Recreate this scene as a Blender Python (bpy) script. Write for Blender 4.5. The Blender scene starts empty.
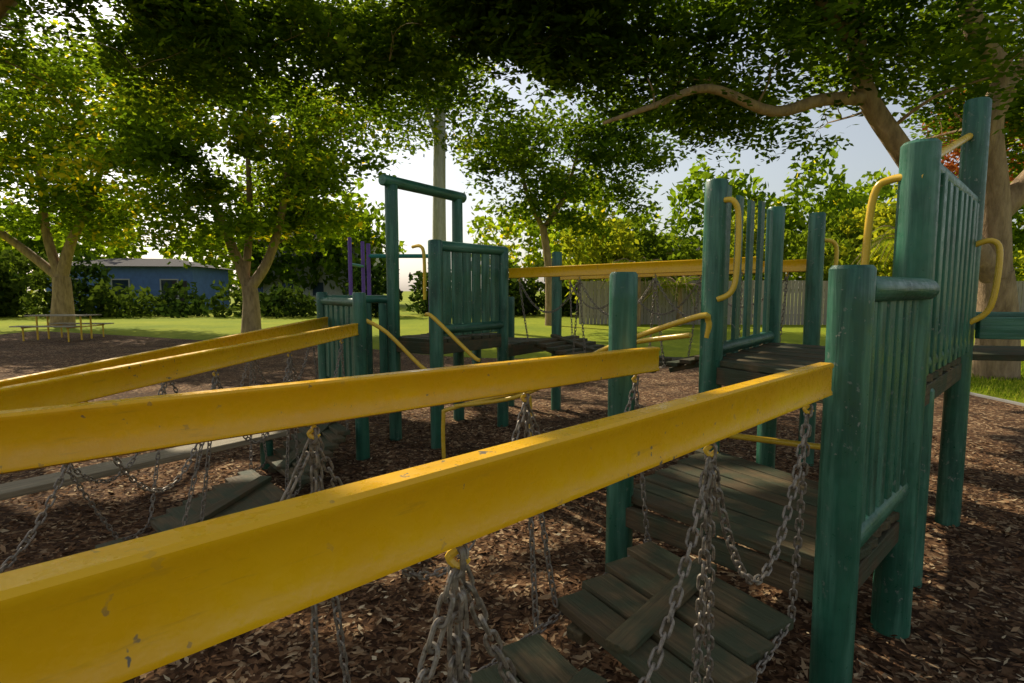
import bpy, math, random
import numpy as np
from mathutils import Vector, Matrix
random.seed(7); rng=np.random.default_rng(11)
scene=bpy.context.scene
COL=scene.collection
def V(*a): return Vector(a)
# sun direction (towards the sun)
sd=V(-.62,.78,0).normalized(); el=math.radians(38)
sdir=V(sd.x*math.cos(el),sd.y*math.cos(el),math.sin(el))

# ---------------------------------------------------------------- materials
def newmat(name):
    m=bpy.data.materials.new(name); m.use_nodes=True
    nt=m.node_tree; b=nt.nodes['Principled BSDF']
    return m,nt,b
def N(nt,t,**kw):
    n=nt.nodes.new(t)
    for k,v in kw.items():
        if k in n.inputs: n.inputs[k].default_value=v
        else: setattr(n,k,v)
    return n
def ramp(nt,fac,stops,interp='LINEAR'):
    r=nt.nodes.new('ShaderNodeValToRGB'); r.color_ramp.interpolation=interp
    e=r.color_ramp.elements
    while len(e)<len(stops): e.new(0.5)
    for i,(p,c) in enumerate(stops):
        e[i].position=p; e[i].color=(c[0],c[1],c[2],1) if isinstance(c,tuple) else (c,c,c,1)
    nt.links.new(fac,r.inputs[0]); return r.outputs[0]
def mix(nt,fac,a,b,mode='MIX'):
    m=nt.nodes.new('ShaderNodeMix'); m.data_type='RGBA'; m.blend_type=mode
    for s,i in ((fac,0),(a,6),(b,7)):
        if hasattr(s,'links'): nt.links.new(s,m.inputs[i])
        elif i==0: m.inputs[0].default_value=s
        else: m.inputs[i].default_value=(s[0],s[1],s[2],1)
    return m.outputs[2]
def attr(nt,n): 
    a=nt.nodes.new('ShaderNodeAttribute'); a.attribute_name=n; return a
def mapping(nt,vec,scale):
    m=nt.nodes.new('ShaderNodeMapping'); m.inputs['Scale'].default_value=scale
    nt.links.new(vec,m.inputs[0]); return m.outputs[0]
def noise(nt,vec,scale,detail=3,rough=.55):
    n=N(nt,'ShaderNodeTexNoise',Scale=scale,Detail=detail,Roughness=rough)
    nt.links.new(vec,n.inputs['Vector']); return n.outputs[0]
def bump(nt,b,h,strength,dist=.01):
    bp=N(nt,'ShaderNodeBump',Strength=strength,Distance=dist)
    nt.links.new(h,bp.inputs['Height']); nt.links.new(bp.outputs[0],b.inputs['Normal'])

def paint(name,base,dark,wearcol,rough=.38,wear=.70,grain=1.0,fade=None,scuff=None):
    m,nt,b=newmat(name)
    loc=attr(nt,'loc').outputs['Vector']; var=attr(nt,'var').outputs['Fac']
    g=noise(nt,mapping(nt,loc,(2.5,40,40)),1.0,3,.6)
    n1=noise(nt,loc,3.5,4,.6); n2=noise(nt,loc,34,3,.62)
    c=mix(nt,ramp(nt,n1,[(.35,0.0),(.7,1.0)]),base,dark)
    c=mix(nt,ramp(nt,var,[(0,0.0),(1,.45)]),c,dark)
    c=mix(nt,ramp(nt,g,[(.55,0.0),(.75,.45)]),c,dark)
    if fade:
        f=noise(nt,mapping(nt,loc,(1.2,14,14)),1.0,4,.65)
        c=mix(nt,ramp(nt,f,[(.46,0.0),(.68,.8)]),c,fade)
    if scuff:
        f=noise(nt,mapping(nt,loc,(7,60,60)),1.0,4,.7)
        c=mix(nt,ramp(nt,f,[(.60,0.0),(.72,.45)]),c,scuff)
    w=ramp(nt,n2,[(wear,0.0),(wear+.02,1.0)])
    w2=ramp(nt,n1,[(.45,0.0),(.6,1.0)])
    wf=mix(nt,1.0,w,w2,'MULTIPLY')
    c=mix(nt,wf,c,wearcol)
    nt.links.new(c,b.inputs['Base Color'])
    r=ramp(nt,n2,[(.3,rough-.08),(.7,rough+.2)])
    nt.links.new(r,b.inputs['Roughness'])
    bump(nt,b,g if grain>.5 else n2,.5*grain,.009)
    return m
GREEN=paint('green_paint',(.030,.155,.088),(.013,.066,.040),(.18,.21,.16),.34,.63,1.0,(.11,.27,.18))
YELLOW=paint('yellow_paint',(.95,.54,.004),(.88,.44,.003),(.17,.14,.10),.25,.66,.25,None,(.50,.27,.03))
YTUBE=paint('yellow_tube',(.92,.60,.06),(.84,.50,.04),(.2,.15,.08),.22,.72,.1)
PURPLE=paint('purple_paint',(.20,.09,.46),(.15,.07,.36),(.2,.15,.2),.4,.8,.1)
TEAL=paint('teal_paint',(.03,.30,.26),(.02,.22,.2),(.2,.2,.2),.4,.8,.1)

def wood(name,a,bc,green=None):
    m,nt,b=newmat(name)
    loc=attr(nt,'loc').outputs['Vector']; var=attr(nt,'var').outputs['Fac']
    g=noise(nt,mapping(nt,loc,(3,55,55)),1.0,4,.65)
    n1=noise(nt,loc,5,4,.6)
    c=mix(nt,ramp(nt,g,[(.3,0.0),(.7,1.0)]),a,bc)
    c=mix(nt,ramp(nt,var,[(0,0.0),(1,.6)]),c,(bc[0]*.7,bc[1]*.7,bc[2]*.7))
    if green: c=mix(nt,ramp(nt,n1,[(.40,.0),(.58,.9)]),c,green)
    nt.links.new(c,b.inputs['Base Color']); b.inputs['Roughness'].default_value=.72
    b.inputs['Specular IOR Level'].default_value=.3
    bump(nt,b,g,.8,.01)
    return m
DECK=wood('deck_boards',(.22,.15,.07),(.08,.055,.028),(.055,.068,.035))
FENCEW=wood('fence_wood',(.48,.42,.35),(.32,.28,.23))
TABLEW=wood('table_wood',(.5,.42,.3),(.36,.3,.2))
PLANKW=wood('plank_wood',(.36,.29,.18),(.20,.16,.10))

m,nt,b=newmat('chain_steel'); STEEL=m
tc=N(nt,'ShaderNodeTexCoord'); n=noise(nt,tc.outputs['Object'],90,2)
c=ramp(nt,n,[(.35,(.16,.13,.10)),(.6,(.34,.29,.23)),(.72,(.22,.12,.06))])
nt.links.new(c,b.inputs['Base Color']); b.inputs['Metallic'].default_value=.4; b.inputs['Roughness'].default_value=.5

m,nt,b=newmat('lawn_grass'); GRASS=m
tc=N(nt,'ShaderNodeTexCoord').outputs['Object']
n1=noise(nt,tc,.25,5,.6); n2=noise(nt,tc,9,5,.7)
c=ramp(nt,n1,[(.35,(.20,.26,.012)),(.6,(.33,.36,.018)),(.75,(.46,.40,.06))])
c=mix(nt,ramp(nt,n2,[(.35,.4),(.65,0.0)]),c,(.07,.10,.012))
nt.links.new(c,b.inputs['Base Color']); b.inputs['Roughness'].default_value=1.0; b.inputs['Specular IOR Level'].default_value=.1
bump(nt,b,n2,.4,.03)

m,nt,b=newmat('bark_mulch'); MULCH=m
tc=N(nt,'ShaderNodeTexCoord').outputs['Object']
vo=N(nt,'ShaderNodeTexVoronoi',Scale=38.0)
vm=nt.nodes.new('ShaderNodeVectorMath'); vm.operation='SCALE'
nn=N(nt,'ShaderNodeTexNoise',Scale=14.0); nt.links.new(tc,nn.inputs['Vector'])
nt.links.new(nn.outputs['Color'],vm.inputs[0]); vm.inputs['Scale'].default_value=.12
va=nt.nodes.new('ShaderNodeVectorMath'); va.operation='ADD'
nt.links.new(tc,va.inputs[0]); nt.links.new(vm.outputs[0],va.inputs[1])
nt.links.new(va.outputs[0],vo.inputs['Vector'])
sep=nt.nodes.new('ShaderNodeSeparateColor'); nt.links.new(vo.outputs['Color'],sep.inputs[0])
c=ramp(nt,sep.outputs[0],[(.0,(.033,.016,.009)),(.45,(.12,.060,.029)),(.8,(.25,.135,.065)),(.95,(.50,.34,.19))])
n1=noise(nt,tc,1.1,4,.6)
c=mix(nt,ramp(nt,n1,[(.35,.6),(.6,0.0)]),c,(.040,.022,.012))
nt.links.new(c,b.inputs['Base Color']); b.inputs['Roughness'].default_value=1.0; b.inputs['Specular IOR Level'].default_value=.15
bump(nt,b,vo.outputs['Distance'],.5,.012)

def varmat(name,stops,trans=None,tf=.5):
    m,nt,b=newmat(name); v=attr(nt,'var').outputs['Fac']
    nt.nodes.remove(b)
    c=ramp(nt,v,stops); d=N(nt,'ShaderNodeBsdfDiffuse'); nt.links.new(c,d.inputs[0])
    out=d.outputs[0]
    if trans:
        t=N(nt,'ShaderNodeBsdfTranslucent'); c2=mix(nt,1.0,c,trans,'MULTIPLY'); nt.links.new(c2,t.inputs[0])
        ms=N(nt,'ShaderNodeMixShader'); ms.inputs[0].default_value=tf
        nt.links.new(out,ms.inputs[1]); nt.links.new(t.outputs[0],ms.inputs[2]); out=ms.outputs[0]
    nt.links.new(out,nt.nodes['Material Output'].inputs[0])
    return m
CHIP=varmat('mulch_chips',[(0,(.033,.017,.010)),(.4,(.12,.062,.032)),(.8,(.26,.14,.072)),(.93,(.46,.31,.17)),(1,(.68,.54,.34))])
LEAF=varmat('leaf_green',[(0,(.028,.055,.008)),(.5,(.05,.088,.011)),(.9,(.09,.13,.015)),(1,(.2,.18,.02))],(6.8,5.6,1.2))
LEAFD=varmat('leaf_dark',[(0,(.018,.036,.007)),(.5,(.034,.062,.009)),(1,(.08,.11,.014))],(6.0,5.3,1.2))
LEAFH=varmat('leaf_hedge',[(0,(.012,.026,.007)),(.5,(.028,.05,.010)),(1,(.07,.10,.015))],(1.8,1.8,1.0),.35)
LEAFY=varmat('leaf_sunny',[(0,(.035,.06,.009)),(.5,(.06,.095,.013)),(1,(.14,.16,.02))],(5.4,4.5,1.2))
LEAFR=varmat('leaf_red',[(0,(.2,.06,.02)),(1,(.32,.13,.02))],(2,1.6,1.2))
BLADE=varmat('grass_blades',[(0,(.06,.10,.010)),(.6,(.14,.19,.02)),(1,(.28,.27,.06))],(2.5,2.5,1))

def barkmat(name,a,bc):
    m,nt,b=newmat(name)
    tc=N(nt,'ShaderNodeTexCoord').outputs['Object']
    g=noise(nt,mapping(nt,tc,(9,9,2.5)),1.0,5,.65)
    nt.links.new(ramp(nt,g,[(.3,a),(.7,bc)]),b.inputs['Base Color']); b.inputs['Roughness'].default_value=.85
    bump(nt,b,g,.8,.05); return m
BARK=barkmat('bark_brown',(.20,.13,.07),(.50,.34,.19))
GUM=barkmat('bark_pale',(.45,.42,.37),(.68,.65,.6))
def plain(name,c,r=.7,var=.25):
    m,nt,b=newmat(name); tc=N(nt,'ShaderNodeTexCoord').outputs['Object']
    n=noise(nt,tc,3,5,.6)
    nt.links.new(mix(nt,ramp(nt,n,[(.3,0.0),(.7,1.0)]),c,tuple(x*(1-var) for x in c)),b.inputs['Base Color'])
    b.inputs['Roughness'].default_value=r; return m
WALL=plain('render_wall',(.55,.53,.5)); BRICK=plain('brick_wall',(.30,.20,.15)); ROOF=plain('roof_tiles',(.06,.05,.05),1.0); GLASS=plain('window_glass',(.03,.05,.08),.1)
BLUEW=plain('blue_wall',(.12,.22,.50)); CONC=plain('concrete',(.35,.33,.3))

# ---------------------------------------------------------------- mesh builder
class MB:
    def __init__(s): s.v=[];s.f=[];s.var=[];s.loc=[]
    def add(s,vs,fs,locs,var):
        o=len(s.v); s.v+= [tuple(x) for x in vs]; s.f+=[tuple(i+o for i in f) for f in fs]
        s.loc+=locs; s.var+=[var]*len(vs)
    def box(s,p0,p1,w,h,up=V(0,0,1),var=None,over=0):
        p0=V(*p0);p1=V(*p1); d=(p1-p0).normalized(); L=(p1-p0).length
        p0=p0-d*over;p1=p1+d*over
        side=d.cross(V(*up)).normalized(); u=side.cross(d).normalized()
        if var is None: var=random.random()
        off=random.random()*20
        vs=[];lc=[]
        for k,p in enumerate((p0,p1)):
            for a,b_ in ((-1,-1),(1,-1),(1,1),(-1,1)):
                vs.append(p+side*(a*w/2)+u*(b_*h/2)); lc.append((off+k*L,off+a*w/2,b_*h/2))
        fs=[(3,2,1,0),(4,5,6,7),(0,1,5,4),(1,2,6,5),(2,3,7,6),(3,0,4,7)]
        s.add(vs,fs,lc,var)
    def prof(s,p0,p1,poly,up=V(0,0,1),n=12,wob=.0):
        p0=V(*p0);p1=V(*p1); d=(p1-p0).normalized(); L=(p1-p0).length
        side=d.cross(V(*up)).normalized(); u=side.cross(d).normalized()
        vs=[];lc=[];fs=[];m=len(poly); off=random.random()*20
        for k in range(n+1):
            c=p0.lerp(p1,k/n)
            for a,b_ in poly:
                vs.append(c+side*a+u*b_); lc.append((off+L*k/n,off+a,b_))
        for k in range(n):
            for j in range(m):
                j2=(j+1)%m; fs.append((k*m+j,k*m+j2,(k+1)*m+j2,(k+1)*m+j))
        fs.append(tuple(range(m))[::-1]); fs.append(tuple(n*m+j for j in range(m)))
        s.add(vs,fs,lc,random.random()*.5)
    def log(s,p0,p1,r,seg=20,rings=10,var=None,irr=.03,r2=None):
        p0=V(*p0);p1=V(*p1); d=(p1-p0).normalized(); L=(p1-p0).length
        a=V(1,0,0) if abs(d.x)<.8 else V(0,1,0)
        sx=d.cross(a).normalized(); sy=d.cross(sx).normalized()
        ph=[random.random()*6.28 for _ in range(4)]
        if var is None: var=random.random()
        off=random.random()*20
        vs=[];lc=[];fs=[]
        ts=[0,.0]+[i/rings for i in range(1,rings)]+[1,1]
        n=len(ts)
        for k,t in enumerate(ts):
            ch=1.0; tt=t
            if k==0: ch=.86
            elif k==1: tt=.012/L
            if k==n-1: ch=.86
            elif k==n-2: tt=1-.012/L
            rr=r if r2 is None else r+(r2-r)*t
            for j in range(seg):
                th=2*math.pi*j/seg
                q=rr*ch*(1+irr*math.sin(2*th+ph[0]+t*2)+irr*.6*math.sin(5*th+ph[1])+irr*.5*math.sin(t*9+ph[2]))
                vs.append(p0+d*(L*tt)+sx*(math.cos(th)*q)+sy*(math.sin(th)*q))
                lc.append((off+L*tt,math.cos(th)*q,math.sin(th)*q+off))
        for k in range(n-1):
            for j in range(seg):
                j2=(j+1)%seg; fs.append((k*seg+j,k*seg+j2,(k+1)*seg+j2,(k+1)*seg+j))
        fs.append(tuple(range(seg))[::-1]); fs.append(tuple((n-1)*seg+j for j in range(seg)))
        s.add(vs,fs,lc,var)
    def tube(s,pts,rads,seg=8,var=.5,smooth=0):
        pts=[V(*p) for p in pts]
        if not hasattr(rads,'__len__'): rads=[rads]*len(pts)
        if smooth:
            P=[];R=[]
            for i in range(len(pts)-1):
                a=pts[max(i-1,0)];b_=pts[i];c=pts[i+1];e=pts[min(i+2,len(pts)-1)]
                for k in range(smooth):
                    t=k/smooth
                    P.append(.5*((2*b_)+(c-a)*t+(2*a-5*b_+4*c-e)*t*t+(3*b_-a-3*c+e)*t**3)); R.append(rads[i]*(1-t)+rads[i+1]*t)
            P.append(pts[-1]);R.append(rads[-1]); pts=P;rads=R
        n=len(pts); vs=[];lc=[];fs=[]; sx=None; acc=0
        for k in range(n):
            d=(pts[min(k+1,n-1)]-pts[max(k-1,0)])
            d=d.normalized() if d.length>1e-9 else V(0,0,1)
            if sx is None:
                a=V(1,0,0) if abs(d.x)<.8 else V(0,1,0); sx=d.cross(a).normalized()
            else:
                sx=(sx-d*sx.dot(d)).normalized()
            sy=d.cross(sx)
            if k: acc+=(pts[k]-pts[k-1]).length
            for j in range(seg):
                th=2*math.pi*j/seg
                vs.append(pts[k]+(sx*math.cos(th)+sy*math.sin(th))*rads[k]); lc.append((acc,math.cos(th)*rads[k],math.sin(th)*rads[k]))
        for k in range(n-1):
            for j in range(seg):
                j2=(j+1)%seg; fs.append((k*seg+j,k*seg+j2,(k+1)*seg+j2,(k+1)*seg+j))
        fs.append(tuple(range(seg))[::-1]); fs.append(tuple((n-1)*seg+j for j in range(seg)))
        s.add(vs,fs,lc,var)
    def obj(s,name,mat,parent=None,smooth=False,bevel=0):
        me=bpy.data.meshes.new(name); me.from_pydata(s.v,[],s.f); me.update()
        a=me.attributes.new('var','FLOAT','POINT'); a.data.foreach_set('value',s.var)
        a=me.attributes.new('loc','FLOAT_VECTOR','POINT'); a.data.foreach_set('vector',[x for l in s.loc for x in l])
        me.materials.append(mat)
        o=bpy.data.objects.new(name,me); COL.objects.link(o)
        if smooth:
            me.shade_smooth()
            try: me.set_sharp_from_angle(angle=math.radians(38))
            except Exception: pass
        if bevel:
            md=o.modifiers.new('bev','BEVEL'); md.width=bevel; md.segments=2; md.limit_method='ANGLE'
        if parent: o.parent=parent
        return o
def empty(name):
    o=bpy.data.objects.new(name,None); COL.objects.link(o); return o

# link template
def link_template():
    L=.030; R=.0125; r=.0050
    path=[]
    for i in range(7): 
        th=-math.pi/2+math.pi*i/6; path.append((L/2+R*math.cos(th),R*math.sin(th)))
    for i in range(7):
        th=math.pi/2+math.pi*i/6; path.append((-L/2+R*math.cos(th),R*math.sin(th)))
    n=len(path); vs=[]; fs=[]; seg=6
    for i,(x,y) in enumerate(path):
        xa,ya=path[i-1]; xb,yb=path[(i+1)%n]; t=Vector((xb-xa,yb-ya,0)).normalized(); nx=Vector((t.y,-t.x,0))
        for j in range(seg):
            th=2*math.pi*j/seg
            vs.append(Vector((x,y,0))+nx*(r*math.cos(th))+Vector((0,0,r*math.sin(th))))
    for i in range(n):
        for j in range(seg):
            fs.append((i*seg+j,i*seg+(j+1)%seg,((i+1)%n)*seg+(j+1)%seg,((i+1)%n)*seg+j))
    return vs,fs
LV,LF=link_template()
def chain(mb,p0,p1,sag=0.02,scale=1.0):
    p0=V(*p0);p1=V(*p1); pitch=.043*scale
    pts=[p0.lerp(p1,i/60)-V(0,0,sag*4*(i/60)*(1-i/60)) for i in range(61)]
    acc=0; nextd=0; k=0
    for i in range(60):
        seg=(pts[i+1]-pts[i]).length
        while nextd<=acc+seg:
            c=pts[i].lerp(pts[i+1],(nextd-acc)/seg); d=(pts[i+1]-pts[i]).normalized()
            a=V(0,1,0) if abs(d.y)<.8 else V(1,0,0)
            sx=d.cross(a).normalized(); sy=d.cross(sx)
            ang=(k%2)*math.pi/2+.6+random.uniform(-.25,.25)
            X=d; Y=sx*math.cos(ang)+sy*math.sin(ang); Z=X.cross(Y)
            mb.add([c+(X*v.x+Y*v.y+Z*v.z)*scale for v in LV],LF,[(0,0,0)]*len(LV),random.random())
            nextd+=pitch; k+=1
        acc+=seg

# ---------------------------------------------------------------- playground: near tower
A=(1.087,1.83); B=(1.68,2.40); C=(2.77,3.50); D=(.498,2.55); E=(1.17,3.32); F=(2.01,4.40); G=(2.50,4.73); H=(2.0,2.77)
def post(mb,p,z,r=.07): mb.log((p[0],p[1],-.15),(p[0],p[1],z),r,seg=24,rings=14)
def lerp2(a,b,t): return (a[0]+(b[0]-a[0])*t,a[1]+(b[1]-a[1])*t)
def slats(mb,a,b,z0,z1,n,w=.08,th=.022,off=(0,0),t0=.1,t1=.9,jit=.01):
    d=V(b[0]-a[0],b[1]-a[1],0).normalized()
    for i in range(n):
        t=t0+(t1-t0)*(i/(n-1)); x,y=lerp2(a,b,t)
        zz=z1+random.uniform(-jit,jit)
        mb.box((x+off[0],y+off[1],z0),(x+off[0]+random.uniform(-.004,.004),y+off[1]+random.uniform(-.004,.004),zz),w,th,up=V(-d.y,d.x,0))
def deck(mb,a,b,c,d_,z,n,th=.035,gap=.014):
    for i in range(n):
        t0=i/n;t1=(i+1)/n; tm=(t0+t1)/2
        p=lerp2(a,d_,tm); q=lerp2(b,c,tm)
        wdt=((Vector(lerp2(a,d_,t1))-Vector(lerp2(a,d_,t0))).length+(Vector(lerp2(b,c,t1))-Vector(lerp2(b,c,t0))).length)/2-gap
        mb.box((p[0],p[1],z-th/2+random.uniform(-.005,.003)),(q[0],q[1],z-th/2+random.uniform(-.005,.003)),wdt,th,over=random.uniform(.0,.03))
tower=empty('playground_tower')
mb=MB()
for p,z,r in ((A,1.575,.066),(B,2.10,.072),(C,2.62,.066),(D,1.575,.060),(E,2.12,.066),(F,2.12,.062),(G,2.12,.062),(H,1.02,.068)): post(mb,p,z,r)
post(mb,(1.62,3.55),1.0,.055); 
mb.obj('posts',GREEN,tower,smooth=True)
mb=MB()
def lg(a,b,z,r,ov=.0,z2=None):
    d=V(b[0]-a[0],b[1]-a[1],0).normalized()
    mb.log((a[0]-d.x*ov,a[1]-d.y*ov,z),(b[0]+d.x*ov,b[1]+d.y*ov,z if z2 is None else z2),r,seg=18,rings=6)
lg((A[0]+.06,A[1]+.02),(B[0]+.02,B[1]-.06),1.50,.042,.02); lg((A[0]+.02,A[1]+.0),(B[0],B[1]),.66,.048,.03)
lg(B,C,2.02,.045); lg(B,C,1.17,.05)
lg(E,F,1.14,.04)
mb.obj('log_rails',GREEN,tower,smooth=True)
mb=MB()
slats(mb,A,B,.62,1.47,6,.078,.022,(0.02,-.02),.15,.87)
slats(mb,B,C,1.12,2.0,9,.085,.022,(0.03,-.03),.08,.93)
slats(mb,E,F,1.08,2.10,5,.10,.025,(0.0,-.0),.14,.88,.02)
mb.obj('slats',GREEN,tower,bevel=.006)
mb=MB()
deck(mb,D,A,B,E,.56,8)
deck(mb,E,B,C,F,1.09,12)
for a,b in ((D,A),(A,B),(D,E)):
    mb.box((a[0],a[1],.47),(b[0],b[1],.47),.045,.09)
for a,b in ((E,B),(B,C),(E,F),(F,C)):
    mb.box((a[0],a[1],1.00),(b[0],b[1],1.00),.045,.10)
mb.box((C[0]+.1,C[1]+.3,1.08),(5.4,3.4,1.08),.6,.04)
mb.obj('deck_boards',DECK,tower,bevel=.005)
mb=MB()
mb.box((C[0],C[1]-.12,1.27),(5.2,2.9,1.27),.05,.13); mb.box((C[0],C[1]+.7,1.27),(5.6,3.9,1.27),.05,.13)
mb.obj('side_beams',GREEN,tower,bevel=.006)
mb=MB()
tr=.0165
mb.tube([(E[0]+.03,E[1]-.05,2.0),(E[0]+.07,E[1]-.08,1.99),(E[0]+.10,E[1]-.08,1.9),(E[0]+.10,E[1]-.08,1.6),(E[0]+.07,E[1]-.08,1.48),(E[0]+.0,E[1]-.06,1.44)],tr,10,smooth=5)
mb.tube([(B[0]-.02,B[1]-.06,1.95),(B[0]-.08,B[1]+.05,1.96),(B[0]-.12,B[1]+.1,1.9),(B[0]-.13,B[1]+.12,1.6),(B[0]-.13,B[1]+.12,1.3)],tr,10,smooth=5)
mb.tube([(C[0]-.05,C[1]-.08,1.75),(C[0]+.02,C[1]-.15,1.78),(C[0]+.05,C[1]-.18,1.7),(C[0]+.02,C[1]-.18,1.4),(C[0]-.05,C[1]-.12,1.3)],tr,10,smooth=5)
mb.tube([(G[0]+.04,G[1]-.02,1.9),(G[0]+.12,G[1]-.04,1.88),(G[0]+.15,G[1]-.04,1.8),(G[0]+.14,G[1]-.04,1.6)],tr,10,smooth=5)
mb.tube([(B[0]+.3,B[1]+.4,2.1),(C[0]+.3,C[1]+.3,2.55)],.02,10)
mb.tube([(E[0]-.03,E[1]-.02,.70),(E[0]+.02,E[1]-.05,.66),(1.9,3.2,.58),(2.15,3.1,.56)],.018,10,smooth=5)
mb.obj('grab_handles',YTUBE,tower,smooth=True)

# ---------------------------------------------------------------- bridges
Hh=.052; T=.022
BP=[(-T,-Hh+.008),(-T+.008,-Hh),(T-.004,-Hh),(T+.003,-Hh+.004),(T+.003,-Hh+.012),(T-.001,-Hh+.018),(T-.001,Hh-.018),(T+.003,Hh-.012),(T+.003,Hh-.005),(T-.002,Hh),(-T+.008,Hh),(-T,Hh-.008)]
def bridge(name,b1,b2,rafts,hooks,chain_scale=.72,posts=(),swag=.42,reach=.42):
    e=empty(name)
    mb=MB()
    for p0,p1 in (b1,b2): mb.prof(p0,p1,BP,n=16)
    mb.obj('handrail_beams',YELLOW,e,smooth=True,bevel=.0)
    def bp(b,t): return V(*b[0]).lerp(V(*b[1]),t)
    mbP=MB(); mbB=MB(); mbC=MB(); mbH=MB()
    prev=None
    for t0,t1,z0,z1,n in rafts:
        corners=[]
        for i in range(n):
            ta=t0+(t1-t0)*(i+.5)/n; z=z0+(z1-z0)*(i+.5)/n
            p=bp(b1,ta);q=bp(b2,ta); p=p.lerp(q,.07+random.uniform(-.012,.012)); q=q.lerp(p,.07)
            w=(bp(b1,t1)-bp(b1,t0)).length/n-.014
            mbP.box((p.x,p.y,z+random.uniform(-.004,.004)),(q.x,q.y,z+random.uniform(-.005,.005)),w,.036)
        for s in (.2,.8):
            p=bp(b1,t0).lerp(bp(b2,t0),s); q=bp(b1,t1).lerp(bp(b2,t1),s)
            mbB.box((p.x,p.y,z0-.045),(q.x,q.y,z1-.045),.07,.045)
        p=bp(b1,t0).lerp(bp(b2,t0),.52); q=bp(b1,t1).lerp(bp(b2,t1),.52)
        mbB.box((p.x,p.y,z0+.034),(q.x,q.y,z1+.034),.085,.03)
        for bi,b in enumerate((b1,b2)):
            s=.06 if bi==0 else .94
            c0=bp(b1,t0).lerp(bp(b2,t0),s); c1=bp(b1,t1).lerp(bp(b2,t1),s)
            c0.z=z0;c1.z=z1; corners.append((c0,c1))
        if prev:
            for bi in (0,1):
                chain(mbC,prev[bi][1],corners[bi][0],.02,chain_scale)
        prev=corners
        for bi,b in enumerate((b1,b2)):
            c0,c1=corners[bi]
            for c in (c0,c1):
                tt=min(hooks,key=lambda h:(bp(b,h)-V(c.x,c.y,bp(b,h).z)).length)
                hp=bp(b,tt)-V(0,0,Hh+.03)
                if (V(hp.x,hp.y,0)-V(c.x,c.y,0)).length<reach: chain(mbC,hp,c,.03,chain_scale)
    for b in (b1,b2):
        for i,tt in enumerate(hooks):
            hp=bp(b,tt)
            mbH.tube([hp-V(0,0,Hh-.01),hp-V(0,0,Hh+.012),hp-V(.012,0,Hh+.024),hp-V(0,0,Hh+.036),hp-V(-.012,0,Hh+.026)],.006,6,smooth=3)
            if i+1<len(hooks):
                h2=bp(b,hooks[i+1])
                chain(mbC,hp-V(0,0,Hh+.03),h2-V(0,0,Hh+.03),swag+random.uniform(-.06,.06),chain_scale)
    mbP.obj('tread_boards',DECK,e,bevel=.005)
    mbB.obj('battens',DECK,e,bevel=.005)
    mbC.obj('chains',STEEL,e,smooth=True)
    mbH.obj('hooks',YTUBE,e,smooth=True)
    if posts:
        mb=MB()
        for p,z in posts: post(mb,p,z,.068)
        mb.obj('end_posts',GREEN,e,smooth=True)
    return e
def ext(a,b,L):
    a=V(*a);b=V(*b); d=(a-b).normalized(); return b+d*L,b
b1s,b1e=ext((-.375,.40,1.235),(.985,1.775,1.218),3.4)
b2s,b2e=ext((-.877,.96,1.238),(.616,2.44,1.20),3.5)
n1=[(1-.66/3.4,1-.08/3.4,.37,.43,4),(1-1.42/3.4,1-.76/3.4,.27,.33,4),(1-2.2/3.4,1-1.54/3.4,.27,.27,4),(1-2.98/3.4,1-2.3/3.4,.33,.27,4)]
bridge('chain_bridge',(tuple(b1s),tuple(b1e)),(tuple(b2s),tuple(b2e)),n1,[1-.14/3.4,1-.78/3.4,1-1.5/3.4,1-2.25/3.4,1-3.1/3.4],posts=[((b1s.x-.02,b1s.y-.08),1.575),((b2s.x-.0,b2s.y-.09),1.575)])
# left bridge
I_=(-1.33,4.96); J_=(-1.93,5.8)
l1=((-1.70,.9,1.13),(-1.35,4.90,1.155)); l2=((-2.45,1.3,.99),(-1.84,5.70,1.175))
bridge('chain_bridge',l1,l2,[(.1,.4,.2,.12,9),(.45,.68,.12,.12,7),(.73,.95,.12,.3,7)],[.08,.3,.5,.7,.92],posts=[((-1.74,.8),1.5),((-2.5,1.2),1.5)],swag=.5,reach=.8)
pl=empty('balance_plank'); mb=MB(); 
mb.box((-4.2,2.55,.16),(-1.95,4.75,.30),.24,.045); 
mb.obj('plank',PLANKW,pl,bevel=.006)
mb=MB(); post(mb,(-4.1,2.65),.13,.05); post(mb,(-2.05,4.65),.25,.05); mb.obj('supports',GREEN,pl,smooth=True)
# far bridge
f1=((-.02,6.05,1.665),(1.94,4.46,1.70)); f2=((.60,6.95,1.66),(2.50,4.83,1.70))
K=(-1.167,5.60);L_=(-.616,6.5);M_=(-.708,5.3);N_=(-.1,6.1);O_=(.55,7.0)
bridge('chain_bridge',f1,f2,[(.08,.3,.95,.82,5),(.36,.62,.80,.80,6),(.68,.93,.82,1.0,5)],[.05,.34,.65,.94],swag=.3)

# ---------------------------------------------------------------- far tower
t2=empty('playground_tower')
mb=MB()
for p,z,r in ((I_,1.47,.06),(J_,1.47,.06),(K,2.5,.06),(L_,2.50,.06),(M_,1.95,.065),(N_,1.93,.06),(O_,1.95,.06),((-.45,7.2),1.9,.06),((-.02,7.3),1.4,.05)): post(mb,p,z,r)
mb.obj('posts',GREEN,t2,smooth=True)
mb=MB()
lg(K,L_,2.53,.055,.12); lg(M_,N_,1.90,.05,.05); lg(M_,N_,1.12,.045); lg(J_,K,1.4,.04); lg(I_,J_,1.38,.04); lg(L_,((-.45,7.2)),1.8,.04)
mb.obj('log_rails',GREEN,t2,smooth=True)
mb=MB()
slats(mb,M_,N_,1.05,1.88,6,.12,.025,(0,0),.14,.86)
slats(mb,I_,J_,.62,1.40,6,.09,.025,(0,0),.14,.86)
slats(mb,J_,K,.62,1.42,4,.09,.025,(0,0),.2,.86)
mb.obj('slats',GREEN,t2,bevel=.006)
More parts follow.
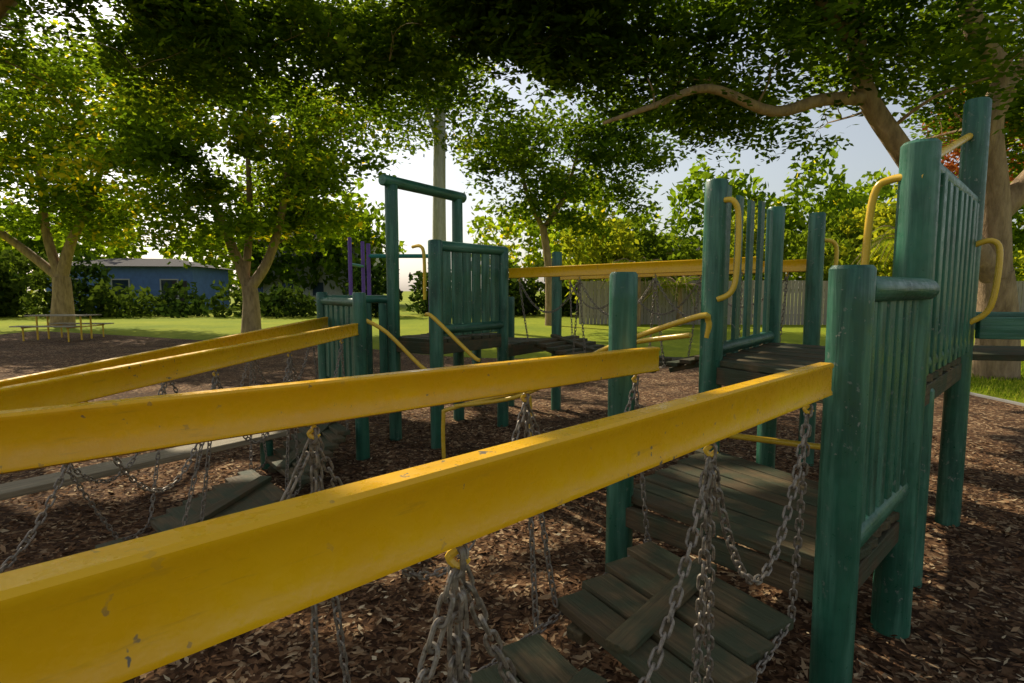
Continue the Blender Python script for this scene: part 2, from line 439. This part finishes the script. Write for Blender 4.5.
mb=MB(); deck(mb,K,M_,N_,L_,1.03,8); deck(mb,L_,N_,O_,(-.45,7.2),.9,8); deck(mb,I_,M_,K,J_,.58,6)
for a,b,z in ((K,M_,.94),(M_,N_,.94),(N_,L_,.94),(N_,O_,.82),(I_,M_,.49),(I_,J_,.49),(J_,K,.49)):
    mb.box((a[0],a[1],z),(b[0],b[1],z),.045,.11)
mb.obj('deck_boards',DECK,t2,bevel=.005)
mb=MB()
mb.tube([(-1.29,4.98,1.23),(-1.1,4.98,1.12),(-.80,4.9,.84),(-.70,4.88,.79),(-.6,4.9,.8)],.018,10,smooth=4)
mb.tube([(-.78,5.18,1.27),(-.70,5.1,1.24),(-.36,4.95,.93),(-.28,4.92,.88)],.018,10,smooth=4)
mb.tube([(-.60,4.9,-.05),(-.60,4.9,.38),(-.53,4.9,.46),(.04,4.9,.60),(.13,4.92,.57),(.16,4.95,.48),(.16,4.95,-.05)],.018,10,smooth=4)
mb.tube([(E[0]-.04,E[1]-.04,1.22),(E[0]-.04,E[1]-.05,1.32),(E[0]-.12,E[1]+.0,1.33),(.62,4.0,1.06),(.23,4.6,.70),(-.05,4.8,.56),(-.5,4.9,.48)],.018,10,smooth=5)
mb.tube([(E[0]+.0,E[1]+.4,1.2),(.78,4.3,1.06),(.42,4.9,.74),(.2,5.1,.62)],.018,10,smooth=5)
mb.tube([(-.95,5.5,1.9),(-.86,5.4,1.9),(-.82,5.36,1.8),(-.82,5.36,1.4)],.016,8,smooth=4)
mb.obj('handrail_tubes',YTUBE,t2,smooth=True)

# ---------------------------------------------------------------- ground
def bumpz(x,y): return .018*math.sin(x*1.7+.4)*math.sin(y*1.3)+.012*math.sin(x*4.1+y*2.3)
me=bpy.data.meshes.new('lawn'); 
me.from_pydata([(-400,-400,-.03),(400,-400,-.03),(400,400,-.03),(-400,400,-.03)],[],[(0,1,2,3)]); me.materials.append(GRASS)
COL.objects.link(bpy.data.objects.new('lawn',me))
def mulchR(th):
    x,y=math.cos(th),math.sin(th)
    r=1e9
    if x>0: r=min(r,6.6/x)
    if x<0: r=min(r,-17/x)
    if y+.45*x>0: r=min(r,12.5/(y+.45*x))
    if y<0: r=min(r,-6/y)
    return r*(1+.03*math.sin(th*7)+.02*math.sin(th*17+1))
nr,nth=70,180; vs=[(0,0,0)];fs=[]
for i in range(1,nr+1):
    for j in range(nth):
        th=2*math.pi*j/nth; R=mulchR(th)*(i/nr)**1.5
        x,y=R*math.cos(th),R*math.sin(th); z=bumpz(x,y)*(1 if i<nr-2 else 0)
        vs.append((x,y,z))
for j in range(nth): fs.append((0,1+j,1+(j+1)%nth))
for i in range(nr-1):
    for j in range(nth):
        a=1+i*nth+j;b=1+i*nth+(j+1)%nth; fs.append((a,a+nth,b+nth,b))
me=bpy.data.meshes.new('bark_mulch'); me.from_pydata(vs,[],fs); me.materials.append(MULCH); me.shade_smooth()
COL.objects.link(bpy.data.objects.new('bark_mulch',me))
mb=MB(); pts=[]
for j in range(-40,35):
    th=2*math.pi*j/nth; R=mulchR(th)+.03; pts.append((R*math.cos(th),R*math.sin(th),-.0))
for a,b in zip(pts[:-1],pts[1:]): mb.box(a,b,.07,.05,over=.0)
mb.obj('garden_edging',CONC,None)

def quads_obj(name,c,a,b,var,mat,parent=None,tilt=None):
    n=len(c); v=np.empty((n,4,3)); v[:,0]=c-a; v[:,1]=c+b+a*.1; v[:,2]=c+a; v[:,3]=c-b+a*.1
    me=bpy.data.meshes.new(name); me.vertices.add(n*4); me.vertices.foreach_set('co',v.reshape(-1))
    me.loops.add(n*4); me.loops.foreach_set('vertex_index',np.arange(n*4,dtype=np.int32))
    me.polygons.add(n); me.polygons.foreach_set('loop_start',np.arange(0,n*4,4,dtype=np.int32))
    me.polygons.foreach_set('loop_total',np.full(n,4,dtype=np.int32)); me.update(calc_edges=True)
    at=me.attributes.new('var','FLOAT','POINT'); at.data.foreach_set('value',np.repeat(var,4).astype(np.float32))
    me.materials.append(mat); o=bpy.data.objects.new(name,me); COL.objects.link(o)
    if parent: o.parent=parent
    return o
def unit(v): return v/np.maximum(np.linalg.norm(v,axis=1,keepdims=True),1e-9)
n=60000
r=.6+ 6.5*rng.random(n)**.8; th=rng.uniform(.05*math.pi,.98*math.pi,n)
x=r*np.cos(th);y=r*np.sin(th)*1.0
z=np.array([bumpz(a,b_) for a,b_ in zip(x,y)])+rng.uniform(.002,.02,n)
ang=rng.uniform(0,6.28,n); big=(rng.random(n)<.06)*1.0; ln=rng.uniform(.008,.032,n)*(1+.8*big); wd=rng.uniform(.004,.010,n)*(1+.8*big)
a=np.stack([np.cos(ang),np.sin(ang),rng.normal(0,.18,n)],1)*ln[:,None]
b_=np.stack([-np.sin(ang),np.cos(ang),rng.normal(0,.3,n)],1)*wd[:,None]
quads_obj('bark_chips',np.stack([x,y,z],1),a,b_,rng.random(n),CHIP)
def grass_patch(name,x0,x1,y0,y1,n):
    x=rng.uniform(x0,x1,n);y=rng.uniform(y0,y1,n); h=rng.uniform(.02,.05,n)
    c=np.stack([x,y,-.03+h],1); a=np.stack([rng.normal(0,.4,n)*h,rng.normal(0,.4,n)*h,h],1)
    an=rng.uniform(0,6.28,n); b_=np.stack([np.cos(an),np.sin(an),0*an],1)*.006
    quads_obj(name,c,a,b_,rng.random(n),BLADE)
grass_patch('grass_blades',6.8,13,4,13,40000)

# ---------------------------------------------------------------- trees
# shafts cut through both near crowns for sun patches at each spot (x,y,z,radius)
BASE=[(-3.3,4.7,0,.45),(-2.1,4.3,0,.3),(-3.7,3.8,.2,.3),(-1.72,2.6,1.1,.25),(-1.5,4.0,1.1,.28),
 (-3.2,7.6,0,.6),(-6.5,9,0,1.1),(-5,6.6,0,.4),(2.4,7.6,0,.55),(-1,8.8,0,.6),(-.9,6.9,0,.3),(.4,7.1,0,.35),
 (.0,3.5,0,.2),(.15,2.6,0,.14),(-.9,2.7,0,.2),
 (3.9,5.1,0,.34),(4.4,5.6,0,.26),(3.3,4.1,0,.24),(2.6,3.15,0,.16),(2.15,2.4,0,.12),(4.7,6.4,0,.45),(5.6,6.7,0,.45),(6.0,8,0,.7),
 (.3,4.7,.7,.28),(1.0,5.3,1.7,.45),(6,13,0,1.5),(-1.0,6.0,2.4,.35),(-.5,5.6,1.8,.25),(1.17,3.3,1.75,.24),(2.0,4.4,1.9,.22),(1.1,3.05,.56,.2),(1.68,2.4,1.9,.14),(1.09,1.83,1.35,.11),(.5,2.55,1.35,.12),
 (-.1,.75,1.28,.1),(.55,1.35,1.27,.13),(0,1.85,1.27,.14),(-.6,1.3,1.27,.1),(5.6,9,4.2,.5),(7.8,9.3,3.3,.6),(6.6,9.1,3.2,.5),(10,9,0,1.8)]
RR=random.Random(9); SPOTS=list(BASE)
for x,y,z,r in BASE:
    for k in range(2):
        a=RR.uniform(0,6.28); d=r*RR.uniform(1.0,1.9); SPOTS.append((x+math.cos(a)*d,y+math.sin(a)*d,z,r*RR.uniform(.2,.45)))
SP=np.array(SPOTS); SD=np.array(tuple(sdir))
def keepmask(pos,pad=.08):
    k=np.ones(len(pos),bool)
    for x,y,z,r in SP:
        d=pos-np.array([x,y,z]); t=d@SD
        q=np.linalg.norm(d-t[:,None]*SD,axis=1)
        k&=~((t>1.2)&(q<r+pad))
    return k
def make_tree(name,limbs,clumps,mat,bark,leaf_len=.08,leaf_w=.035,sprays=50,per=7,spread=(.75,.75,.32),seed=1,simple=False,size_branch=.02):
    e=empty(name); R=random.Random(seed); g=np.random.default_rng(seed)
    mb=MB(); nodes=[]
    for pts,rads in limbs:
        mb.tube(pts,rads,10,smooth=5)
        P=[V(*p) for p in pts]
        for i in range(len(P)-1):
            for k in range(4):
                t=k/4; nodes.append((P[i].lerp(P[i+1],t),rads[i]*(1-t)+rads[i+1]*t,i+k/4>=0.8))
        nodes.append((P[-1],rads[-1],True))
    base=V(*limbs[0][0][-1])
    cl=sorted(clumps,key=lambda c:(V(*c)-base).length)
    for c in cl:
        c=V(*c); best=None;bd=1e9
        for nd in nodes:
            if not nd[2]: continue
            dv=c-nd[0]; dd=dv.length+ max(0,nd[0].z-c.z)*.8
            if dd<bd: bd=dd;best=nd
        p,r,_=best; Ls=(c-p).length
        if Ls<.05: continue
        r0=min(r*.75,.012+size_branch*Ls*.8); 
        mid=p.lerp(c,.5)+V(R.gauss(0,.08),R.gauss(0,.08),R.gauss(.05,.08))*Ls
        q1=p.lerp(mid,.5)+V(R.gauss(0,.03),R.gauss(0,.03),R.gauss(0,.03))*Ls
        pts=[p,q1,mid,c]; rr=[r0,r0*.8,r0*.6,max(.006,r0*.3)]
        mb.tube(pts,rr,6,smooth=3)
        for i in (1,2,3): nodes.append((pts[i],rr[i],True))
        nodes.append((q1.lerp(mid,.5),rr[1],True)); nodes.append((mid.lerp(c,.5),rr[2],True))
    mb.obj('trunk_and_branches',bark,e,smooth=True)
    cc=np.array([tuple(c) for c in cl])
    idx=np.repeat(np.arange(len(cc)),sprays); scl=g.uniform(.6,1.25,len(cc))[idx][:,None]
    pos=cc[idx]+np.clip(g.normal(0,1,(len(idx),3)),-1.9,1.9)*np.array(spread)*scl
    cvar=np.clip(g.normal(.5,.22,len(cc)),0,1)
    if simple:
        n=len(pos); a=unit(g.normal(0,1,(n,3))*np.array([1,1,.55])); up=unit(g.normal(0,.6,(n,3))+np.array([0,0,1.]))
        b=unit(np.cross(a,up)); s=g.uniform(.7,1.3,(n,1))
        quads_obj('leaves',pos,a*leaf_len*s,b*leaf_w*s,np.clip(cvar[idx]+g.normal(0,.2,n),0,1),mat,e)
    else:
        n=len(pos); out=unit(pos-cc[idx]+g.normal(0,.25,(n,3))+np.array([0,0,-.1])); 
        out[:,2]*=.5; out=unit(out)
        side=unit(np.cross(out,np.array([0,0,1.])+g.normal(0,.35,(n,3))))
        C=[];A_=[];B_=[];VV=[]
        for k in range(per):
            s=(k//2+.5)*leaf_len*1.0; sg=1 if k%2 else -1
            ctr=pos+out*s-np.array([0,0,1])*(s*s*.9)
            dirn=unit(side*sg+out*.55+g.normal(0,.15,(n,3)))
            C.append(ctr+dirn*leaf_len*.55); A_.append(dirn*leaf_len*.55); B_.append(unit(np.cross(dirn,np.cross(side,out)+g.normal(0,.3,(n,3))))*leaf_w*.5); VV.append(np.clip(cvar[idx]+g.normal(0,.16,n),0,1))
        C=np.concatenate(C);A_=np.concatenate(A_);B_=np.concatenate(B_);VV=np.concatenate(VV)
        k=keepmask(C)
        quads_obj('leaves',C[k],A_[k],B_[k],VV[k],mat,e)
    return e
def ell_clumps(n,c,r,seed,zmin=-1e9,shell=.35):
    g=np.random.default_rng(seed); out=[]
    while len(out)<n:
        v=g.normal(0,1,3); v/=np.linalg.norm(v); q=shell+(1-shell)*g.random()
        p=np.array(c)+v*np.array(r)*q
        if p[2]<zmin: continue
        out.append(tuple(p))
    return out
# right shade tree
limbs=[([(8.4,9.8,-.2),(8.3,9.7,.8),(8.0,9.5,1.8)],[.36,.30,.26]),
 ([(8.0,9.5,1.7),(6.9,9.2,2.75),(5.95,9,3.7),(5.35,9,4.6),(5.15,9,5.8),(5.0,9.2,7.5)],[.22,.18,.155,.14,.12,.07]),
 ([(8.0,9.5,1.7),(7.8,9.4,3),(7.55,9.3,4.1),(7.75,9.3,4.8),(7.2,9.3,5.6),(6.4,9,7.5)],[.25,.22,.2,.18,.15,.08]),
 ([(7.9,9.45,2.7),(8.6,9.2,3.7),(9.4,9,5.2),(10.5,9,7)],[.2,.17,.14,.06]),
 ([(7.75,9.3,4.7),(8.3,9.3,5.4),(9.0,9.2,7)],[.13,.11,.06]),
 ([(5.45,9,4.4),(4.7,8.9,4.35),(3.9,8.8,4.15),(2.9,8.7,4.45),(2.1,8.7,4.2),(1.35,8.7,3.95)],[.11,.095,.08,.065,.045,.025]),
 ([(5.15,9,5.2),(4.2,8.6,5.8),(3.0,8.4,6.0),(1.2,8.4,5.9),(-.4,8.6,5.7)],[.1,.085,.07,.05,.03])]
cl=ell_clumps(64,(6.2,9.6,6.3),(6.0,3.8,2.4),5,4.1)+ell_clumps(78,(3.4,10.3,5.4),(4.2,2.2,1.3),6,4.0)+ell_clumps(72,(-.2,10,6.0),(3.2,1.8,1.0),7,4.6,.2)+ell_clumps(48,(9.2,10.8,5.3),(3.3,2.1,1.5),8,3.6)+ell_clumps(34,(1.2,7.6,6.6),(3.2,1.5,.8),9,5.7)
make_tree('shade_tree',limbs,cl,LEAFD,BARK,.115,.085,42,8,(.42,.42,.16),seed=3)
# left overhead tree, trunk beyond the frame
limbs=[([(-10.5,8.6,-.2),(-10.3,8.7,1.5),(-10,9,3)],[.34,.28,.25]),
 ([(-10,9,2.9),(-9.2,9.8,5.4),(-7.4,10.2,7.4),(-5,10.5,8.0),(-3.3,10.7,8.2)],[.22,.17,.13,.09,.04]),
 ([(-10,9,2.9),(-9.4,8.2,5.4),(-7.4,7.2,7.2),(-5,6.6,8.0),(-3,6.2,8.2)],[.22,.17,.13,.09,.04]),
 ([(-10.0,9,2.9),(-9.8,9.6,4.5),(-9.6,10.5,5.8),(-9.2,11.2,7)],[.2,.16,.12,.06])]
cl=ell_clumps(170,(-5.4,10.9,6.6),(6.0,2.6,1.7),15,4.9,.2)+ell_clumps(130,(-3.8,7.0,7.4),(5.2,3.0,.8),16,6.4,.0)  # second group: unseen above the frame, added to shade the near playground
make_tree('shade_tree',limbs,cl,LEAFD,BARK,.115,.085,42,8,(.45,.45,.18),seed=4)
# mid left tree
limbs=[([(-9.2,20,-.2),(-9.15,20,1.0),(-9.2,20,1.6)],[.36,.27,.25]),
 ([(-9.2,20,1.5),(-9.6,20,2.6),(-10.1,19.8,4.2),(-10.8,19.6,6.5)],[.2,.17,.13,.07]),
 ([(-9.2,20,1.5),(-8.5,20,2.5),(-7.9,19.9,4.2),(-7.4,19.6,6.8)],[.2,.16,.12,.06]),
 ([(-9.3,20,2.0),(-9.2,20.3,4.2),(-9.2,20.3,7.5)],[.14,.11,.05])]
cl=ell_clumps(140,(-9.2,19.5,6.3),(4.8,4,3.8),21,2.8,.5)
make_tree('park_tree',limbs,cl,LEAF,BARK,.11,.065,210,7,(.5,.5,.26),seed=5,simple=True)
# far left tree
limbs=[([(-19,24,-.2),(-18.9,24,1.2),(-18.9,24,2.0)],[.5,.36,.32]),
 ([(-18.9,24,1.9),(-20.2,24,3),(-21.8,23.6,4.6),(-23,23,7)],[.2,.17,.13,.06]),
 ([(-18.9,24,1.9),(-18.4,24,3.4),(-17.5,24,5),(-16.5,24,7.5)],[.26,.2,.15,.06]),
 ([(-18.9,24,1.9),(-19.4,24,4),(-19.5,24,8)],[.22,.17,.06])]
cl=ell_clumps(145,(-19,22.5,7.2),(6.6,4.5,4.2),22,3.4,.5)
make_tree('park_tree',limbs,cl,LEAF,BARK,.13,.075,190,7,(.65,.65,.32),seed=6,simple=True)
# centre tree
limbs=[([(1.6,24,-.2),(1.55,24,2.2),(1.3,24,4.0)],[.22,.17,.15]),
 ([(1.3,24,4.0),(.6,24,5.5),(.2,24,7.5)],[.12,.09,.05]),([(1.3,24,4.0),(2.2,24,5.4),(2.8,24,7.5)],[.12,.09,.05])]
cl=ell_clumps(110,(2.1,24,7.0),(5.4,3,3.2),23,3.4,.3)
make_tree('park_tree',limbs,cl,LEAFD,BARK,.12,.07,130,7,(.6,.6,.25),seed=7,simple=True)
# pale gum
limbs=[([(-2.9,23,-.2),(-2.9,23,4),(-2.8,23,9),(-2.6,23,14)],[.32,.27,.22,.12]),
 ([(-2.8,23,7),(-3.8,23,10),(-4.4,23,13)],[.12,.09,.04]),([(-2.75,23,9),(-1.6,23,11),(-1,23,14)],[.11,.08,.04])]
cl=ell_clumps(80,(-3.2,22.6,10.2),(3.6,3,3.6),24,5.8,.3)
make_tree('gum_tree',limbs,cl,LEAF,GUM,.12,.05,140,7,(.5,.5,.35),seed=8,simple=True)
# palms in front of the fence
def palm(x,y,h,L,seed):
    g=np.random.default_rng(seed); R=random.Random(seed); e=empty('palm_tree'); mb=MB()
    mb.tube([(x,y,-.1),(x+.05,y,h*.5),(x,y,h)],[.13,.10,.09],10,smooth=4)
    C=[];A_=[];B_=[];VV=[]
    for k in range(20):
        az=k*2.4+R.uniform(-.2,.2); up=R.uniform(.3,1.2); pts=[]
        for i in range(9):
            t=i/8; rr=L*t*(1-.15*t); pts.append((x+math.cos(az)*rr*math.cos(up*.6),y+math.sin(az)*rr*math.cos(up*.6),h+L*(up*t*.9-t*t*(.6+up*.45))))
        mb.tube(pts,[.018]*5+[.01]*4,5)
        P=[V(*p) for p in pts]
        for i in range(1,9):
            d=(P[i]-P[i-1]).normalized(); s=d.cross(V(0,0,1)).normalized()
            for j in range(4):
                c=P[i-1].lerp(P[i],j/4)
                for sg in (-1,1):
                    q=(s*sg+d*.6-V(0,0,.45)).normalized(); ll=.28*(1.1-abs(i/8-.45))
                    C.append(c+q*ll/2*1.0);A_.append(q*ll*.55);B_.append(d*.022);VV.append(R.uniform(.2,.9))
    mb.obj('trunk_and_fronds',BARK,e,smooth=True)
    quads_obj('leaflets',np.array(C),np.array(A_),np.array(B_),np.array(VV),LEAFY,e)
palm(5.2,23.6,2.2,2.3,1); palm(7.0,23.9,1.6,2.0,2); palm(15.5,22.5,3.4,2.4,3)

# background tree mass
def mass(name,blobs,mat,n,size,seed):
    g=np.random.default_rng(seed); bl=np.array(blobs); vol=(bl[:,3]*bl[:,5]); w=vol/vol.sum()
    idx=g.choice(len(bl),n,p=w); v=unit(g.normal(0,1,(n,3))); q=.6+.4*g.random((n,1))**.7
    lump=1+.16*np.sin(v[:,:1]*7+bl[idx,:1])+.14*np.sin(v[:,2:3]*9+bl[idx,1:2]*3)
    pos=bl[idx,:3]+v*bl[idx,3:6]*q*lump; keep=pos[:,2]>0; pos=pos[keep]; idx=idx[keep]
    m=len(pos); a=unit(g.normal(0,1,(m,3))); b=unit(np.cross(a,g.normal(0,1,(m,3)))); s=g.uniform(.6,1.3,(m,1))*size
    bv=np.clip(g.normal(.5,.25,len(bl)),0,1)
    quads_obj(name,pos,a*s,b*s*.55,np.clip(bv[idx]+g.normal(0,.2,m),0,1),mat)
R=random.Random(5)
bl=[]
for i in range(44):
    x=-52+i*1.5+R.uniform(-.9,.9); 
    h=R.uniform(.8,2.3)*(0.5 if -24<x<-8 else 1); bl.append((x,R.uniform(31,35),h*.6,R.uniform(1.0,2.2),1.4,h))
mass('background_shrubs',bl,LEAFH,28000,.20,1)
bl=[]
for i in range(36):
    x=-60+i*3.4+R.uniform(-1.5,1.5)
    if -9<x<-1: continue
    h=R.uniform(3.5,5.8) if x>0 else R.uniform(3,5.0); bl.append((x,R.uniform(47,56),h+R.uniform(.5,2.),R.uniform(2.5,4.5),3,h))
mass('background_trees',bl,LEAF,42000,.36,2)
bl=[]
for i in range(16):
    bl.append((R.uniform(3,18),R.uniform(28,33),R.uniform(1.8,4.2),R.uniform(1.2,2.4),1.3,R.uniform(1,2.2)))
for i in range(10):
    bl.append((R.uniform(14,30),R.uniform(27,32),R.uniform(2,5.5),R.uniform(1,2.5),1.3,R.uniform(1,2.4)))
mass('boundary_shrubs',bl,LEAFY,28000,.17,3)
mass('flowering_tree',[(14.2,17.5,5.6,1.6,1.2,1.3),(13.4,17,6.3,1.2,1,1)],LEAFR,2500,.10,4)

# ---------------------------------------------------------------- fence, houses, table, frame
fe=empty('wooden_fence'); mb=MB(); x=3.0
while x<34:
    h=1.85+random.uniform(-.03,.03); y=25-.05*x
    mb.box((x,y,-.05),(x,y,h),.14,.02,up=V(0,1,0)); x+=.155
mb.obj('palings',FENCEW,fe)
mb=MB(); mb.box((3,24.9,.4),(34,23.35,.4),.04,.08); mb.box((3,24.9,1.5),(34,23.35,1.5),.04,.08); mb.obj('fence_rails',FENCEW,fe)

def house(name,x,y,w,d,h,roofh,wall,ang=0):
    e=empty(name)
    def ob(n,vs,fs,mat):
        me=bpy.data.meshes.new(n); me.from_pydata(vs,[],fs); me.materials.append(mat); o=bpy.data.objects.new(n,me); COL.objects.link(o); o.parent=e
    def bx(x0,x1,y0,y1,z0,z1): return [(x0,y0,z0),(x1,y0,z0),(x1,y1,z0),(x0,y1,z0),(x0,y0,z1),(x1,y0,z1),(x1,y1,z1),(x0,y1,z1)]
    F_=[(3,2,1,0),(4,5,6,7),(0,1,5,4),(1,2,6,5),(2,3,7,6),(3,0,4,7)]
    ob('walls',bx(-w/2,w/2,0,d,0,h),F_,wall)
    o=.5; ob('roof',[(-w/2-o,-o,h),(w/2+o,-o,h),(w/2+o,d+o,h),(-w/2-o,d+o,h),(-w/2+d*.35,d/2,h+roofh),(w/2-d*.35,d/2,h+roofh)],[(0,1,5,4),(1,2,5),(2,3,4,5),(3,0,4),(3,2,1,0)],ROOF)
    vs=[];fs=[];vf=[];ff=[]
    nfl=max(1,int(h//2.7)); nw=max(2,int(w//2.6))
    for f in range(nfl):
        for i in range(nw):
            cx=-w/2+(i+.5)*w/nw; z0=f*2.8+.9
            k=len(vs); vs+=bx(cx-.5,cx+.5,-.03,.0,z0,z0+1.2); fs+=[tuple(q+k for q in t) for t in F_]
            for (a,b,c_,d_) in ((cx-.58,cx-.5,z0-.08,z0+1.28),(cx+.5,cx+.58,z0-.08,z0+1.28),(cx-.5,cx+.5,z0-.08,z0),(cx-.5,cx+.5,z0+1.2,z0+1.28)):
                k=len(vf); vf+=bx(a,b,-.07,0,c_,d_); ff+=[tuple(q+k for q in t) for t in F_]
    ob('windows',vs,fs,GLASS); ob('window_frames',vf,ff,WALL)
    ob('door',bx(w/2-1.3,w/2-.4,-.05,0,0,2.05),F_,ROOF)
    e.location=(x,y,0); e.rotation_euler=(0,0,ang)
house('rendered_house',-19,52,11,8,5.8,2,WALL)
house('brick_house',-26,38,9,7,3.0,.7,BLUEW,.15)
house('brick_house',14,62,14,8,5.6,2,BRICK,-.1)

for cx,cy in ((-13.4,17.0),):
    pt=empty('picnic_table'); mb=MB()
    for i in range(4): mb.box((cx-.9,cy-.27+i*.18,.72),(cx+.9,cy-.27+i*.18,.72),.16,.03)
    for sy in (-.7,.7):
        for k in (0,1): mb.box((cx-.9,cy+sy-.09+k*.17,.43),(cx+.9,cy+sy-.09+k*.17,.43),.15,.03)
    mb.obj('table_top_and_seats',TABLEW,pt,bevel=.005)
    mb=MB()
    for sx in (-.65,.65):
        for s in (-1,1): mb.tube([(cx+sx,cy+s*.7,-.02),(cx+sx,cy+s*.7,.40)],.022,8); mb.tube([(cx+sx,cy+s*.2,-.02),(cx+sx,cy+s*.2,.70)],.025,8)
        mb.tube([(cx+sx,cy-.75,.39),(cx+sx,cy+.75,.39)],.02,8)
    mb.obj('legs',YTUBE,pt)

cf=empty('climbing_frame'); mb=MB()
for x,y,z in ((-3.95,14,2.75),(-3.5,14,2.6),(-3.95,15.2,2.75),(-2.0,14,2.35)): mb.log((x,y,-.1),(x,y,z),.05,12,4,irr=0)
mb.obj('posts',PURPLE,cf,smooth=True)
mb=MB(); mb.tube([(-3.5,14,2.3),(-2.0,14,2.3)],.05,10); mb.tube([(-3.95,14,2.1),(-3.95,15.2,2.1)],.04,10); mb.tube([(-3.95,14,1.2),(-3.5,14,1.2)],.04,10)
mb.obj('bars',TEAL,cf,smooth=True)

# ---------------------------------------------------------------- light, sky, camera
l=bpy.data.lights.new('sun','SUN'); l.energy=5; l.angle=math.radians(.5); l.color=(1,.90,.70)
lo=bpy.data.objects.new('sun',l); COL.objects.link(lo); lo.rotation_euler=(-sdir).to_track_quat('-Z','Y').to_euler()
w=bpy.data.worlds.new('World'); scene.world=w; w.use_nodes=True; nt=w.node_tree
sk=nt.nodes.new('ShaderNodeTexSky'); sk.sky_type='NISHITA'; sk.sun_disc=False; sk.sun_elevation=el; sk.sun_rotation=math.atan2(sd.x,sd.y)%(2*math.pi)
sk.dust_density=2.0; sk.air_density=1.2; sk.ozone_density=1.0
hs=nt.nodes.new('ShaderNodeHueSaturation'); hs.inputs['Saturation'].default_value=.5; nt.links.new(sk.outputs[0],hs.inputs['Color'])
nt.links.new(hs.outputs[0],nt.nodes['Background'].inputs[0]); nt.nodes['Background'].inputs[1].default_value=.13
cam=bpy.data.cameras.new('camera'); co=bpy.data.objects.new('camera',cam); COL.objects.link(co)
cam.lens=20; cam.sensor_width=36; cam.clip_end=1000; cam.clip_start=.02
co.location=(0,0,1.5); co.rotation_euler=(math.radians(90-5.27),0,0); scene.camera=co
scene.view_settings.view_transform='Standard'; scene.view_settings.look='None'; scene.view_settings.exposure=0
